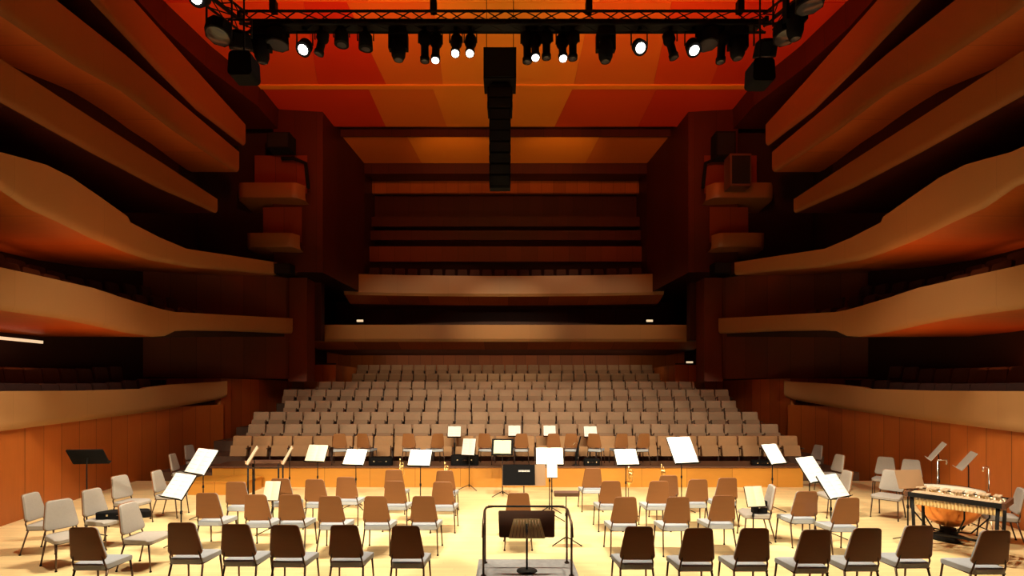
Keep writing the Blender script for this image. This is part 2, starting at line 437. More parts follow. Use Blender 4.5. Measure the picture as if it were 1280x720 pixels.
# ceiling: separate reflector fields of coloured panels
def ceil_field(name, y0, y1, z0, z1, xl0, xl1, cols, thick=.12):
    """cols: (x_start_near, x_start_far, material) left to right; panels run across"""
    b = MB()
    for i, (xa, xb, mm) in enumerate(cols):
        if i+1 < len(cols): xa2, xb2 = cols[i+1][0], cols[i+1][1]
        else: xa2, xb2 = xl1
        g = .004
        v = [Vector((xa+g, y0, z0)), Vector((xa2-g, y0, z0)), Vector((xb2-g, y1, z1)), Vector((xb+g, y1, z1))]
        lo = [b.bm.verts.new(p) for p in v]; hi = [b.bm.verts.new(p+Vector((0, 0, thick))) for p in v]
        b.face(lo[::-1], M[mm]); b.face(hi, M[mm])
        for k in range(4): b.face([lo[k], lo[(k+1) % 4], hi[(k+1) % 4], hi[k]], M[mm])
    return struct(b.build(name))
W0 = 10.2
ceil_field('ceiling', -5, 14.15, ZC, ZC, None, (W0, W0), [(-W0, -W0, 'red_b'), (-7.9, -7.9, 'orange_b'), (-3.8, -3.8, 'orange_a'), (-.4, -.4, 'orange_a'), (2.6, 2.6, 'orange_b'), (6.4, 6.4, 'red_a')])
ceil_field('ceiling_second', 14.2, 18.0, ZC, ZC, None, (W0, 9.2), [(-W0, -9.2, 'red_a'), (-5.6, -6.6, 'red_b'), (-4.4, -4.2, 'orange_b'), (-2.0, -2.2, 'orange_a'), (2.4, 2.4, 'orange_b'), (4.6, 5.2, 'red_a'), (6.6, 7.2, 'red_b')])
ceil_field('ceiling_third', 18.25, 20.9, ZC+.02, ZC-.0, None, (9.4, 8), [(-9.4, -8.0, 'red_b'), (-4.9, -4.9, 'orange_b'), (-2.6, -2.4, 'orange_a'), (2.4, 2.0, 'red_a'), (5.4, 5.4, 'red_b')])
ceil_field('ceiling_fourth', 21.6, 24.4, ZC-.0, ZC+.05, None, (8, 7.2), [(-8, -7.2, 'orange_b'), (-4.2, -4.0, 'orange_a'), (0, 0, 'orange_a'), (4.0, 3.8, 'orange_b')])
b = MB()
b.box((0, 18.1, ZC+.03), (18.6, .22, .16), M['orange_a'])            # pale edge strip
b.box((0, 21.25, ZC+.35), (18, .8, .1), M['wood_dark']); b.box((0, 21.58, ZC+.12), (17, .06, .4), M['wood_dark'])
struct(b.build('trim_5'))
b = MB(); b.box((0, 24.6, ZC-.15), (14.6, .3, .55), M['wood_dark']); b.box((0, 26.0, ZC+.2), (15, 2.8, .2), M['wood_dark']); struct(b.build('ceiling_beam'))
b = MB(); b.box((0, 11.3, ZC+.75), (25.4, 33, .2), M['wood_dark']); struct(b.build('ceiling_slab'))

# ------------------------------------------------------------------ stage riser
b = MB()
RT = .54
b.box((0.05, 13.45, RT/2-.02), (15.0, .9, RT-.04), M['riser']); 
b.box((0.05, 13.43, RT-.02), (15.06, .96, .04), M['stand_brown'])
o = b.build('stage_riser'); tag(o, 'long honey-coloured wooden riser across the back of the stage', 'riser')
b = MB(); b.box((0, 0, .15), (1.45, .8, .3), M['riser']); b.box((0, 0, .31), (1.5, .85, .02), M['riser'])
o = b.build('stage_riser', loc=(-6.85, 12.45, 0)); tag(o, 'low wooden step block in front of the long riser, left end', 'step')

# ------------------------------------------------------------------ orchestra chair
def make_chair(name, cloth, shell):
    root = empty(name, (0, 0, 0))
    # seat
    out = rrect(.40, .47, -.22, .23, .07)
    def fs(u, v, side, k):
        e = 0 if k < .99 else .012
        z = (.445 - e - .012*math.cos(min(1, abs(v)/.23)*PI/2)*(1 if k < .6 else .4) - (.02 if v > .17 and k > .9 else 0)) if side else .375
        return Vector((u, v, z))
    b = MB(); b.slab(out, fs, M['steel'], cloth); b.build('seat', root)
    # back: cloth pad in front, wooden shell behind
    def back(side_lo, side_hi, inset):
        o2 = rrect(.415-inset, .325-inset, .485+inset/2, .90-inset/2, .05)
        def fb(u, v, side, k):
            t = (v-.485)/.415
            y = -.205 - .085*t - .0 + .9*u*u*-1*-.35
            y += side_hi if side else side_lo
            if k < .95 and side == 1: y += .004
            return Vector((u, y, v))
        return o2, fb
    o2, fb = back(-.012, 0.0, 0); b = MB(); b.slab(o2, fb, shell, shell); b.build('back_shell', root)
    o2, fb = back(0.0005, .028, .014); b = MB(); b.slab(o2, fb, cloth, cloth); b.build('back_cushion', root)
    # frame
    b = MB()
    for s in (-1, 1):
        b.tube([(s*.205, .20, .37), (s*.19, -.19, .37)], .011, M['steel'], 6)
        b.tube([(s*.19, -.17, .37), (s*.185, -.205, .46), (s*.16, -.212, .56)], .010, M['steel'], 6)
    b.tube([(-.205, .19, .366), (.205, .19, .366)], .010, M['steel'], 6)
    b.tube([(-.19, -.17, .366), (.19, -.17, .366)], .010, M['steel'], 6)
    b.build('seat_frame', root)
    for s in (-1, 1):
        for (x0, y0, x1, y1) in ((s*.205, .185, s*.222, .225), (s*.19, -.165, s*.213, -.26)):
            b = MB(); b.tube([(x0, y0, .37), (x1, y1, .014)], [.013, .010], M['steel'], 6); lg = b.build('leg', root)
            b = MB(); b.lathe([(.015, 0), (.015, .016)], M['black'], (x1, y1, 0), 8); b.build('rubber_foot', lg)
    return root

protoA = make_chair('orchestra_chair', M['uph'], M['shell'])
protoB = make_chair('orchestra_chair', M['uph_warm'], M['shell'])
used = set()
def chair(px, ytop, label, group, yaw=0, proto=None, s=None, z=0, sc=None):
    proto = proto or protoA
    s = s or (ytop-HY)/(CH-.90-z)
    d = F/s; X = (px-PX)*d/F
    a = math.radians(yaw)                       # 0 looks away from the camera, 90 looks to the right
    # the measured point is the top of the back, .29 m behind the centre
    loc = (X + .29*math.sin(a), d + .29*math.cos(a), z)
    if proto not in used:
        used.add(proto); r = proto; r.location = loc; r.rotation_euler = (0, 0, -a)
    else: r = copy_tree(proto, loc, -a)
    if sc: r.scale = (sc, sc, sc)
    tag(r, label, 'chair', group)
    return r

g1 = 'front row of orchestra chairs'
r1 = [(103, 659), (226, 653), (294, 655), (356, 656), (430, 656), (507, 657), (799, 658), (874, 660), (944, 660), (1021, 662), (1085, 660), (1150, 657), (1246, 663)]
l1 = ['front row, left end, apart from the others', 'second in front row from left end', 'third in front row from left end', 'fourth in front row from left end', 'fifth in front row from left end, before the podium', 'front row, first left of the podium',
      'front row, first right of the podium', 'front row, second right of the podium', 'front row, third right of the podium', 'front row, fourth right of the podium', 'front row, fifth right of the podium', 'front row, last but one at right', 'front row, right end near the marimba']
for (x, y), l in zip(r1, l1): chair(x, y, 'dark-backed orchestra chair, '+l, g1)
g2 = 'second row of orchestra chairs'
r2 = [(258, 616), (319, 618), (362, 618), (412, 620), (469, 620), (529, 620), (782, 621), (848, 621), (905, 619), (1009, 614), (1061, 622)]
l2 = ['left end of second row', 'second from left in second row', 'third from left in second row', 'fourth from left in second row', 'fifth from left in second row', 'second row, first left of the podium', 'second row, first right of the podium',
      'second row, second right of the podium', 'second row, third right of the podium', 'second row, beyond the chair with black box', 'right end of second row']
for (x, y), l in zip(r2, l2): chair(x, y, 'brown-backed orchestra chair, '+l, g2, proto=protoB if x in () else protoA)
g3 = 'third row of orchestra chairs'
r3 = [(393, 599), (493, 601), (553, 602), (764, 601), (824, 601), (873, 599), (910, 597)]
l3 = ['left end of third row', 'second from left in third row', 'third row, last before the central gap', 'third row, first right of central gap', 'third row, second right of central gap', 'third row, third right of central gap', 'right end of third row']
for (x, y), l in zip(r3, l3): chair(x, y, 'small brown-backed orchestra chair, '+l, g3)
g4 = 'fourth row of orchestra chairs near the riser'
r4 = [(294, 602), (350, 598), (432, 596), (492, 587), (556, 588), (741, 585), (836, 594)]
l4 = ['beside the low step block', 'before the long riser, second from left', 'before the long riser, third from left', 'before the long riser, fourth from left', 'before the long riser, just left of centre', 'before the long riser, just right of centre', 'before the long riser, rightmost of its row']
for (x, y), l in zip(r4, l4): chair(x, y, 'far brown-backed orchestra chair '+l, g4, s=(y-HY)/1.6)
chair(648, 616, 'brown chair directly in front of the podium, behind its rail', 'chairs at the podium', 0)
g5 = 'grey chairs along the left side'
for x, y, yaw, l in ((36, 616, 82, 'dark grey chair nearest the left wall, facing right'), (73, 624, 118, 'light grey chair turned towards the camera, left side'),
        (113, 619, 98, 'taupe chair with a black violin case on its seat'), (148, 594, 100, 'grey chair to the right below the black music stand'), (158, 628, 92, 'tan chair partly hidden under the grey ones, left side'),
        (194, 588, 84, 'grey chair just left of the nearest white music sheet'), (214, 567, 80, 'grey chair left of the upper white music sheet'), (235, 556, 100, 'farthest grey chair on the left, behind white music')):
    chair(x, y, l, g5, yaw, protoB, s=78 if x == 113 else None)
g6 = 'grey chairs along the right side'
for x, y, yaw, l in ((1024, 556, -98, 'farthest grey chair on the right, beyond the white music'), (1051, 568, -92, 'grey chair second farthest on the right side'), (1061, 588, -84, 'grey chair right behind the nearest white double page'),
        (1107, 561, -140, 'farther grey chair in the percussion corner, behind the one beside the tan stand'), (1139, 574, -140, 'grey chair behind the tan music stand by the marimba'), (1116, 587, -128, 'grey chair directly left of the tan music stand by the marimba'),
        (1279, 610, -60, 'grey chair cut by the right picture edge, behind the drum')):
    chair(x, y, l, g6, yaw, protoB, s=53 if x == 1107 else None)
ch = chair(967, 606, 'grey chair seen side-on with a black box on its seat', g2, -78, protoB)

# riser chairs
g7 = 'chairs on the riser'
rc = [(452, 540, 12), (548, 548, -25), (605, 536, 10), (652, 545, 0), (714, 540, 8), (742, 556, 20), (806, 542, -12), (510, 543, 5), (424, 543, -10), (692, 543, 6), (778, 545, -5)]
ll = ['riser chair behind the sheets left of centre', 'riser chair beside the black keyboard case', 'riser chair between the two leftmost small far sheets', 'riser chair behind the black desk folder', 'riser chair right of centre behind the T-shaped white music', 'riser chair nearest the black bassoon', 'riser chair left of the large white double page', 'riser chair behind a bright sheet, left of centre', 'leftmost riser chair', 'riser chair between the T-shaped music and the folder', 'riser chair behind the white sheet right of centre']
for (x, y, yaw), l in zip(rc, ll): chair(x, y, 'brown '+l, g7, yaw, s=F/(13.16+random.uniform(-.03, .03)), z=RT, sc=.9)

# ------------------------------------------------------------------ music stands
def make_stand(w, h, tilt, desk, pole_h, base_z=0, back=None, thin=False):
    """desk centre at pole_h; readable side looks to -Y (towards the camera) when yaw = 0"""
    root = empty('music_stand', (0, 0, 0))
    R = Euler((-tilt, 0, 0)).to_matrix()
    out = rrect(w, w, -h/2, h/2, .02)
    c = Vector((0, 0, pole_h))
    def fd(u, v, side, k): return c + R @ Vector((u, -.006 if side == 0 else .006, v))
    b = MB(); b.slab(out, fd, desk, desk, smooth=False); 
    b.build('desk', root)
    b = MB(); b.box(c + R @ Vector((0, -.03, -h/2+.006)), (w, .055, .008), desk, R); b.build('lip', root)
    b = MB(); b.tube([(0, .03, .06), (0, .03, pole_h-.12), (0, .012, pole_h-.02)], [.012, .009, .009], M['black_metal'], 8)
    b.lathe([(.018, 0), (.018, .05)], M['black_metal'], (0, .03, pole_h*.55), 10); b.build('pole', root)
    for k in range(3):
        a = k*2*PI/3 + PI/2
        b = MB(); b.tube([(0, .03, .12), (.06*math.cos(a), .03+.06*math.sin(a), .10), (.27*math.cos(a), .03+.27*math.sin(a), .012)], .009, M['black_metal'], 6); b.build('leg', root)
    return root, c, R
def sheet(loc, rz, c, R, w, h, m, label, h0, group='sheet music on the stands'):
    b = MB()
    n = 12
    for side in (-1, 1):
        rows = []
        for k in range(n//2+1):
            u = side*w/2*k/(n/2); bul = .012*math.sin(PI*min(1, k/(n/2)*1.0))
            rows.append([c + R @ Vector((u, -.014-bul, -h/2)), c + R @ Vector((u, -.014-bul, h/2)), c + R @ Vector((u, -.009, h/2)), c + R @ Vector((u, -.009, -h/2))])
        b.sweep(rows, m, False, True)
    # printed staves
    for k in range(5):
        for side in (-1, 1):
            b.box(c + R @ Vector((side*w/4, -.0285, h/2-h*(.14+k*.17))), (w*.36, .0012, .0025), M['ink'], R)
    o = b.build('sheet_music', loc=loc, rz=rz); o.location = loc
    return tag(o, label, 'sheet music', group)
def stand(px, yc, w, h, s, yaw, tilt, label, desk='black', paper=None, slabel=None, floor_z=0, pw=None, ph=None, zc=None):
    d = F/s; z = CH-(yc-HY)/s; z = max(floor_z+.75, min(floor_z+1.45, z))
    r, c, R = make_stand(w, h, math.radians(tilt), M[desk], z-floor_z)
    loc = ((px-PX)/s, d, floor_z); rz = -math.radians(yaw)
    r.location = loc; r.rotation_euler = (0, 0, rz)
    tag(r, label, 'music stand', 'music stands')
    if paper: sheet(loc, rz, c, R, pw or w*.96, ph or h*.97, M[paper], slabel, z)
    return r
stand(110, 571, .56, .32, 75, 172, 36, 'black music stand with bare desk before the left wall', 'black')
stand(224, 608, .56, .42, 80, 28, 34, 'music stand under the nearest white sheet on the left', paper='paper', slabel='nearest white sheet music on the left, above floor')
stand(252, 577, .72, .52, 66, 32, 32, 'music stand under the upper white sheets at left', paper='paper', slabel='large white sheets behind the nearest left one')
stand(316, 569, .50, .38, 62, 62, 30, 'music stand turned nearly edge-on, left one of two', 'stand_tan', paper='paper_cream', slabel='narrow cream sheet on the left edge-on stand')
stand(360, 569, .50, .38, 60, 66, 28, 'music stand turned nearly edge-on, right one of two', 'stand_tan', paper='paper_cream', slabel='narrow cream sheet on the right edge-on stand')
stand(396, 567, .46, .38, 60, 12, 28, 'tall framed music stand holding a beige sheet', paper='paper_cream', slabel='beige sheet music on the tall framed stand')
stand(444, 572, .48, .38, 60, 12, 34, 'music stand behind third-row chairs, left of two similar', paper='paper', slabel='bright white sheet, left of two before the riser')
stand(525, 573, .44, .35, 66, 8, 32, 'music stand behind third-row chairs, right of two similar', paper='paper', slabel='bright white sheet, right of two before the riser')
for x, y, l, w in ((568, 540, 'leftmost', .36), (643, 539, 'second from left', .34), (687, 539, 'third from left', .34), (738, 540, 'rightmost', .36)):
    stand(x, y, w, .32, 46.2, 0, 26, 'small riser music stand, %s of the four far ones' % l, paper='paper', slabel='small far white sheet, %s of the four' % l, floor_z=RT)
stand(586, 559, .34, .44, 50.5, 14, 22, 'music stand with tall narrow page behind black case', paper='paper', slabel='tall narrow white page left of the brown riser chair')
stand(628, 559, .50, .42, 54, 4, 30, 'black-framed music stand with beige page, centre', paper='paper_cream', slabel='beige page in black frame, left of centre', pw=.40, ph=.33)
stand(687, 571, .56, .40, 62, 2, 34, 'music stand under the T-shaped white music, centre', paper='paper', slabel='wide white sheet at centre behind the folder')
stand(690, 587, .20, .32, 66, 0, 14, 'small music stand holding the lower narrow white page', paper='paper', slabel='narrow white page hanging below the wide centre sheet')
stand(783, 572, .46, .36, 64, -8, 34, 'music stand before the riser, right of centre', paper='paper', slabel='white sheet before the riser, right of centre')
stand(853, 563, .56, .60, 62, -16, 32, 'music stand under the largest double page, right', paper='paper', slabel='largest white double page, right of centre')
stand(967, 568, .44, .46, 62, -24, 34, 'slim music stand at the right end of the riser', paper='paper', slabel='white double page at right end of riser')
stand(1014, 587, .56, .50, 70, -30, 34, 'music stand behind the nearest right one', paper='paper', slabel='white double page behind the nearest right one')
stand(1041, 608, .56, .42, 76, -28, 34, 'nearest lit music stand on the right', paper='paper', slabel='nearest white double page on the right')
stand(340, 616, .28, .34, 73, 4, 18, 'low music stand between second-row chairs, left', paper='paper_cream', slabel='cream page low between the second-row chairs')
stand(943, 626, .32, .34, 77, -10, 18, 'low music stand beside the side-on grey chair', paper='paper_cream', slabel='cream page beside the side-on grey chair')
stand(1171, 564, .52, .40, 66, 124, 34, 'grey music stand turned aside, left of two by the drum', 'stand_grey')
stand(1208, 576, .48, .38, 70, 122, 34, 'grey music stand turned aside, right of two by the drum', 'stand_grey')
stand(1137, 599, .46, .30, 78, -8, 16, 'tan music stand seen from behind beside the marimba', 'stand_tan')
stand(708, 617, .40, .16, 78, 0, 70, 'flat dark music desk in front of the podium', 'stand_brown')

# black folder on the centre stand beyond the podium
fs_ = 73.0
r, c, R = make_stand(.74, .36, math.radians(10), M['stand_tan'], CH-(594-HY)/fs_)
r.location = ((655-PX)/fs_, F/fs_, 0); tag(r, 'centre music stand with tan desk carrying a black folder', 'music stand', 'music stands')
b = MB(); b.box(c + R @ Vector((-.09, -.035, .01)), (.55, .035, .34), M['black'], R)
fo = b.build('score_folder', loc=r.location); tag(fo, 'black score folder with a white title, on the centre stand', 'folder')
b = MB()   # small white title: a word of plain strokes, too small to read
x0 = c.x-.12
for k, w in enumerate((.022, .02, .024, .02, .022, .018, .024)):
    b.box(c + R @ Vector((-.085+k*.028, -.054, .07)), (w, .003, .03), M['white_text'], R)
    b.box(c + R @ Vector((-.085+k*.028, -.0556, .07)), (w*.4, .001, .010), M['black'], R)
b.build('title', fo)

# ------------------------------------------------------------------ podium with rail and the conductor's stand
pd = 6.35; pxc = (659-PX)*pd/F
root = empty('conductor_podium', (pxc, 6.25, 0))
b = MB(); b.box((0, 0, .10), (1.22, 1.25, .17), M['stand_brown']); b.build('platform', root)
b = MB(); b.box((0, 0, .195), (1.26, 1.29, .02), M['carpet']); b.build('carpet_top', root)
tag(root, 'grey-carpeted conductor podium at the bottom centre', 'podium')
rail = empty('guard_rail', (pxc, 6.25, 0)); tag(rail, 'dark tubular guard rail standing around the podium', 'rail')
for sx in (-1, 1):
    for yy, zt in ((.50, .90), (.02, .84)):
        b = MB(); b.tube([(sx*.54, yy, .2), (sx*.54, yy, zt)], .014, M['steel'], 8); b.lathe([(.035, .2), (.03, .215)], M['steel'], (sx*.54, yy, .006), 12); b.build('post', rail)
    b = MB(); b.tube([(sx*.54, -.06, .70), (sx*.54, -.02, .80), (sx*.54, .05, .86), (sx*.54, .40, .92), (sx*.52, .48, .94), (sx*.44, .50, .95)], .016, M['steel'], 8); b.build('side_rail', rail)
b = MB(); b.tube([(-.5, .5, .95), (.5, .5, .95)], .014, M['black_metal'], 8); b.build('top_rail', rail)
cs = empty('conductor_stand', (pxc, 6.25, 0.2)); tag(cs, "wide brown conductor's music stand standing on the podium", 'music stand')
R = Euler((math.radians(-12), 0, 0)).to_matrix(); c = Vector((0, .25, .585))
out = rrect(.70, .72, -.165, .165, .02)
b = MB(); b.slab(out, lambda u, v, s, k: c + R @ Vector((u, -.008 if s == 0 else .008, v)), M['stand_brown'], M['stand_brown'], False); b.build('desk', cs)
b = MB(); b.tube([(0, .20, .0), (0, .20, .60)], .013, M['black_metal'], 8); b.build('pole', cs)
b = MB(); b.lathe([(.13, 0), (.13, .012), (.03, .03)], M['black_metal'], (0, .20, 0.0), 24); b.build('base', cs)
b = MB()
o2 = rrect(.46, .34, -.13, .11, .012)
c2 = Vector((-.0, .215, .545))
b.slab(o2, lambda u, v, s, k: c2 + R @ Vector((u, -.006 if s == 0 else .006, v)), M['slats'], M['slats'], False)
for k in range(-4, 5): b.tube([c2 + R @ Vector((k*.046, -.010, -.115)), c2 + R @ Vector((k*.036, -.010, .095))], .005, M['stand_tan'], 5)
pl = b.build('slatted_plate', cs); pl['label'] = 'tan slatted plate behind the desk'

# ------------------------------------------------------------------ percussion corner
def timpano(loc, r, label):
    t = empty('kettledrum', loc); tag(t, label, 'kettledrum', 'copper kettledrums')
    prof = [(.05, .22)] + [(r*math.sin(a), .22+.52*(1-math.cos(a))) for a in [k*PI/2/9 for k in range(1, 10)]] + [(r, .80)]
    b = MB(); b.lathe(prof, M['copper'], n=32); b.build('bowl', t)
    b = MB(); b.lathe([(r+.01, .79), (r+.035, .80), (r+.035, .835), (r-.01, .845)], M['chrome'], n=32, caps=False); b.build('rim', t)
    b = MB(); b.lathe([(0.001, .838), (r*.6, .838), (r, .836), (r, .80)], M['skin'], n=32, caps=False); b.build('drum_head', t)
    for k in range(6):
        a = k*PI/3+.2; cx, cy = math.cos(a), math.sin(a)
        b = MB(); b.tube([((r+.035)*cx, (r+.035)*cy, .80), ((r+.03)*cx, (r+.03)*cy, .45), (r*.6*cx, r*.6*cy, .16), (.10*cx, .10*cy, .14)], .012, M['black_metal'], 6); b.build('strut', t)
    b = MB(); b.lathe([(.25, 0), (.27, .05), (.12, .10), (.10, .2)], M['black_metal'], n=20); b.build('base', t)
    b = MB(); b.box((0, -.27, .05), (.12, .24, .03), M['chrome']); b.build('pedal', t)
timpano((7.35, 8.50, 0), .47, 'copper kettledrum behind the marimba')
# marimba
ma = math.atan2(-.95, .95)
mr = empty('marimba', (6.84, 7.75, 0), math.radians(-52)); tag(mr, 'marimba with pale bars and black legs at the right', 'marimba')
L_ = 1.02
for row, (zz, y0, ln) in enumerate(((.88, -.15, .27), (.93, .14, .24))):
    n = 24
    for k in range(n):
        if row == 1 and k % 7 in (2, 6): continue
        x = -L_/2 + (k+.5)*L_/n
        f = 1.15-.4*k/n
        b = MB(); b.box((x, y0, zz), (L_/n*.86, ln*f, .018), M['bar']); b.build('bar', mr)
    b = MB()
    for k in range(n):
        x = -L_/2 + (k+.5)*L_/n; hh = .16
        b.tube([(x, y0, zz-.03), (x, y0, zz-.03-hh)], .028, M['reson'], 10)
    b.build('resonator_bank', mr)
for yy in (-.31, .31):
    b = MB(); b.box((0, yy, .86), (L_+.1, .03, .07), M['black_metal']); b.build('rail', mr)
for xx in (-L_/2-.04, L_/2+.04):
    b = MB(); b.box((xx, 0, .86), (.04, .66, .08), M['stand_brown']); b.build('end_panel', mr)
b = MB(); b.tube([(-L_/2, .0, .25), (L_/2, 0, .25)], .018, M['black_metal'], 8); b.build('stretcher', mr)
for sx in (-1, 1):
    for sy in (-1, 1):
        b = MB(); b.tube([(sx*L_/2*.95, sy*.28, .83), (sx*L_/2*.9, sy*.25, .06)], .022, M['black_metal'], 8); b.lathe([(.03, 0), (.035, .03), (.03, .06)], M['black'], (sx*L_/2*.9, sy*.25, 0), 10); b.build('leg', mr)
# microphone-like white upright posts behind the drums
def post(px, yt, d, label, arm):
    p = pt(px, yt, d)
    t = empty('cymbal_stand', (p.x, d, 0)); tag(t, label, 'stand', 'chrome percussion stands')
    b = MB(); b.tube([(0, 0, .1), (0, 0, p.z)], .012, M['chrome'], 8); b.build('pole', t)
    b = MB(); b.tube([(0, 0, p.z), (arm, 0, p.z), (arm, 0, p.z-.08)], .014, M['chrome'], 8); b.build('arm', t)
    for k in range(3):
        a = k*2*PI/3; b = MB(); b.tube([(0, 0, .3), (.24*math.cos(a), .24*math.sin(a), .01)], .009, M['chrome'], 6); b.build('leg', t)
post(1172, 575, 9.1, 'chrome stand with bent top beneath the left turned-aside music stand', .16)
post(1236, 584, 9.1, 'chrome stand with a short arm right of the music stands', -.10)

# cases and instruments
def case(loc, size, rz, label, name='instrument_case', m='black', cat='case'):
    t = empty(name, loc, rz); tag(t, label, cat)
    w, dd, h = size
    b = MB(); out = rrect(w, w*.82, -dd/2, dd/2, min(w, dd)*.3)
    b.slab(out, lambda u, v, s, k: Vector((u, v, (h if s else 0) - (0.01 if (s and k > .99) else 0))), M[m], M[m], False); b.build('shell', t)
    b = MB(); b.tube([(-.05, -dd/2-.002, h*.5), (-.05, -dd/2-.035, h*.55), (.05, -dd/2-.035, h*.55), (.05, -dd/2-.002, h*.5)], .006, M['steel'], 6); b.build('handle', t)
    for x in (-w*.25, w*.25): b = MB(); b.box((x, -dd/2+.0, h*.55), (.03, .02, .03), M['chrome']); b.build('latch', t)
    return t
# violin case along the seats at left
sx_, sd_ = (133-PX)/81.0, F/81.0
case((-6.10, 8.22, .448), (.80, .24, .10), math.radians(8), 'black violin case lying across the left grey chairs')
case((4.20, 8.50, .448), (.24, .2, .20), math.radians(10), 'black box standing on the side-on grey chair')
b_ = 13.35
case((-3.2, 13.2, RT), (.62, .3, .20), 0, 'black instrument case on the riser, left of centre')
case((-1.05, 13.22, RT), (.72, .3, .26), 0, 'black keyboard case with grey edge on the riser, centre left')
case((2.2, 13.12, RT), (.42, .24, .18), 0, 'black instrument case on the riser, right of centre')
case((6.55, 13.2, RT), (.5, .3, .12), 0, 'flat black case on the riser at its right end')
t = empty('bassoon', (1.80, 13.12, RT), 0); tag(t, 'black bassoon leaning upright on the riser, right of centre', 'bassoon')
b = MB(); b.tube([(0, 0, .12), (.04, .02, .4), (.13, .04, .74)], [.03, .026, .018], M['black'], 10); b.tube([(.03, -.03, .14), (.07, -.01, .50)], .018, M['black'], 10); b.build('body', t)
b = MB(); b.tube([(.07, 0, .50), (.0, -.03, .60), (-.08, -.05, .52)], .006, M['chrome'], 6); b.build('crook', t)
b = MB(); b.lathe([(.12, 0), (.02, .03), (.015, .14)], M['black_metal'], n=12); b.build('stand', t)
# low black bench at the left of the riser
t = empty('bench', (pt(332, 580, 11.2).x, 11.2, 0)); tag(t, 'low black metal bench before the riser, left', 'bench')
zb_ = CH-(577-HY)*11.2/F
b = MB(); b.box((0, 0, zb_), (.72, .28, .04), M['stand_brown']); b.build('top', t)
for sx in (-1, 1):
    for sy in (-1, 1): b = MB(); b.tube([(sx*.33, sy*.11, zb_), (sx*.33, sy*.11, 0)], .018, M['black_metal'], 8); b.build('leg', t)
b = MB(); b.box((0, -.12, zb_-.12), (.68, .02, .03), M['steel']); b.build('rail', t)
# trumpets resting on stands in front of the riser
def horn(px, py, d, label):
    p = pt(px, py, d); t = empty('trumpet', (p.x, d, 0)); tag(t, label, 'trumpet', 'brass instruments on stands')
    z = p.z
    b = MB(); b.tube([(-.0, 0, z+.22), (0, 0, z-.12), (.04, 0, z-.16), (.08, 0, z-.12), (.08, 0, z+.10), (.04, 0, z+.14), (0, .02, z+.10)], .009, M['gold'], 8)
    b.lathe([(.010, .0), (.014, .06), (.028, .11), (.062, .135)], M['gold'], (0, 0, z-.26), 16, Matrix.Rotation(0, 3, 'X'), caps=False); b.build('tubing', t)
    for k in range(3): b = MB(); b.tube([(.02+k*.02, .0, z-.06), (.02+k*.02, 0, z+.08)], .008, M['gold'], 8); b.build('valve', t)
    b = MB(); b.tube([(0, .03, .02), (0, .03, z-.2)], .007, M['black_metal'], 6)
    for k in range(3): b.tube([(0, .03, .04), (.12*math.cos(k*2.1), .03+.12*math.sin(k*2.1), .006)], .006, M['black_metal'], 6)
    b.build('stand', t)
horn(500, 586, 11.0, 'brass trumpet on a small stand, left of centre'); horn(556, 590, 10.6, 'brass trumpet above the third-row chair left of the gap')
horn(786, 595, 11.0, 'brass trumpet on a small stand, right of centre'); horn(827, 592, 11.3, 'brass trumpet below the large double page')

# ------------------------------------------------------------------ auditorium seats
def make_seat(cloth, cush, full=True):
    r = empty('auditorium_seat', (0, 0, 0))
    out = rrect(.535, .525, .36, .93, .035)
    def fb(u, v, s, k):
        y = .0 + (v-.36)*.14 + (.07 if s == 0 else -.0) - (.012 if (s == 1 and k < .95) else 0)
        return Vector((u, y, v))
    b = MB(); b.slab(out, fb, cloth, cloth); b.build('backrest', r)
    b = MB(); b.box((0, -.10, .52), (.46, .10, .30), cush, Euler((math.radians(-14), 0, 0)).to_matrix()); b.build('seat_cushion', r)
    b = MB(); b.box((.268, -.06, .60), (.04, .34, .035), M['seat_arm']); b.box((.268, -.02, .30), (.035, .10, .60), M['seat_arm']); b.build('armrest', r)
    return r
pf = make_seat(M['seat_front'], M['seat_front']); pt_ = make_seat(M['seat_tan'], M['seat_cush'])
fu = su = False
RN = ['front', 'second', 'third', 'fourth', 'fifth', 'sixth', 'seventh', 'rearmost']
SP = .575
for i, (d, z, xa, xb) in enumerate(ROWS):
    Xa = (xa-PX)*d/F; Xb = (xb-PX)*d/F; n = int((Xb-Xa)/SP)
    x0 = (Xa+Xb)/2 - (n-1)*SP/2
    for k in range(n):
        X = x0+k*SP
        proto = pf if i == 0 else pt_
        loc = (X, d, z-.93)
        if (i == 0 and not fu) or (i and not su):
            r = proto; r.location = loc
            if i == 0: fu = True
            else: su = True
        else: r = copy_tree(proto, loc, 0)
        lab = '%s stalls seat facing the stage, %s from left in the %s stalls row' % ('brown' if i == 0 else 'tan', ORD[k], RN[i]) if k < n-1 else '%s stalls seat facing the stage at the right end of the %s row' % ('brown' if i == 0 else 'tan', RN[i])
        tag(r, lab, 'auditorium seat', 'stalls seats, %s row' % RN[i])
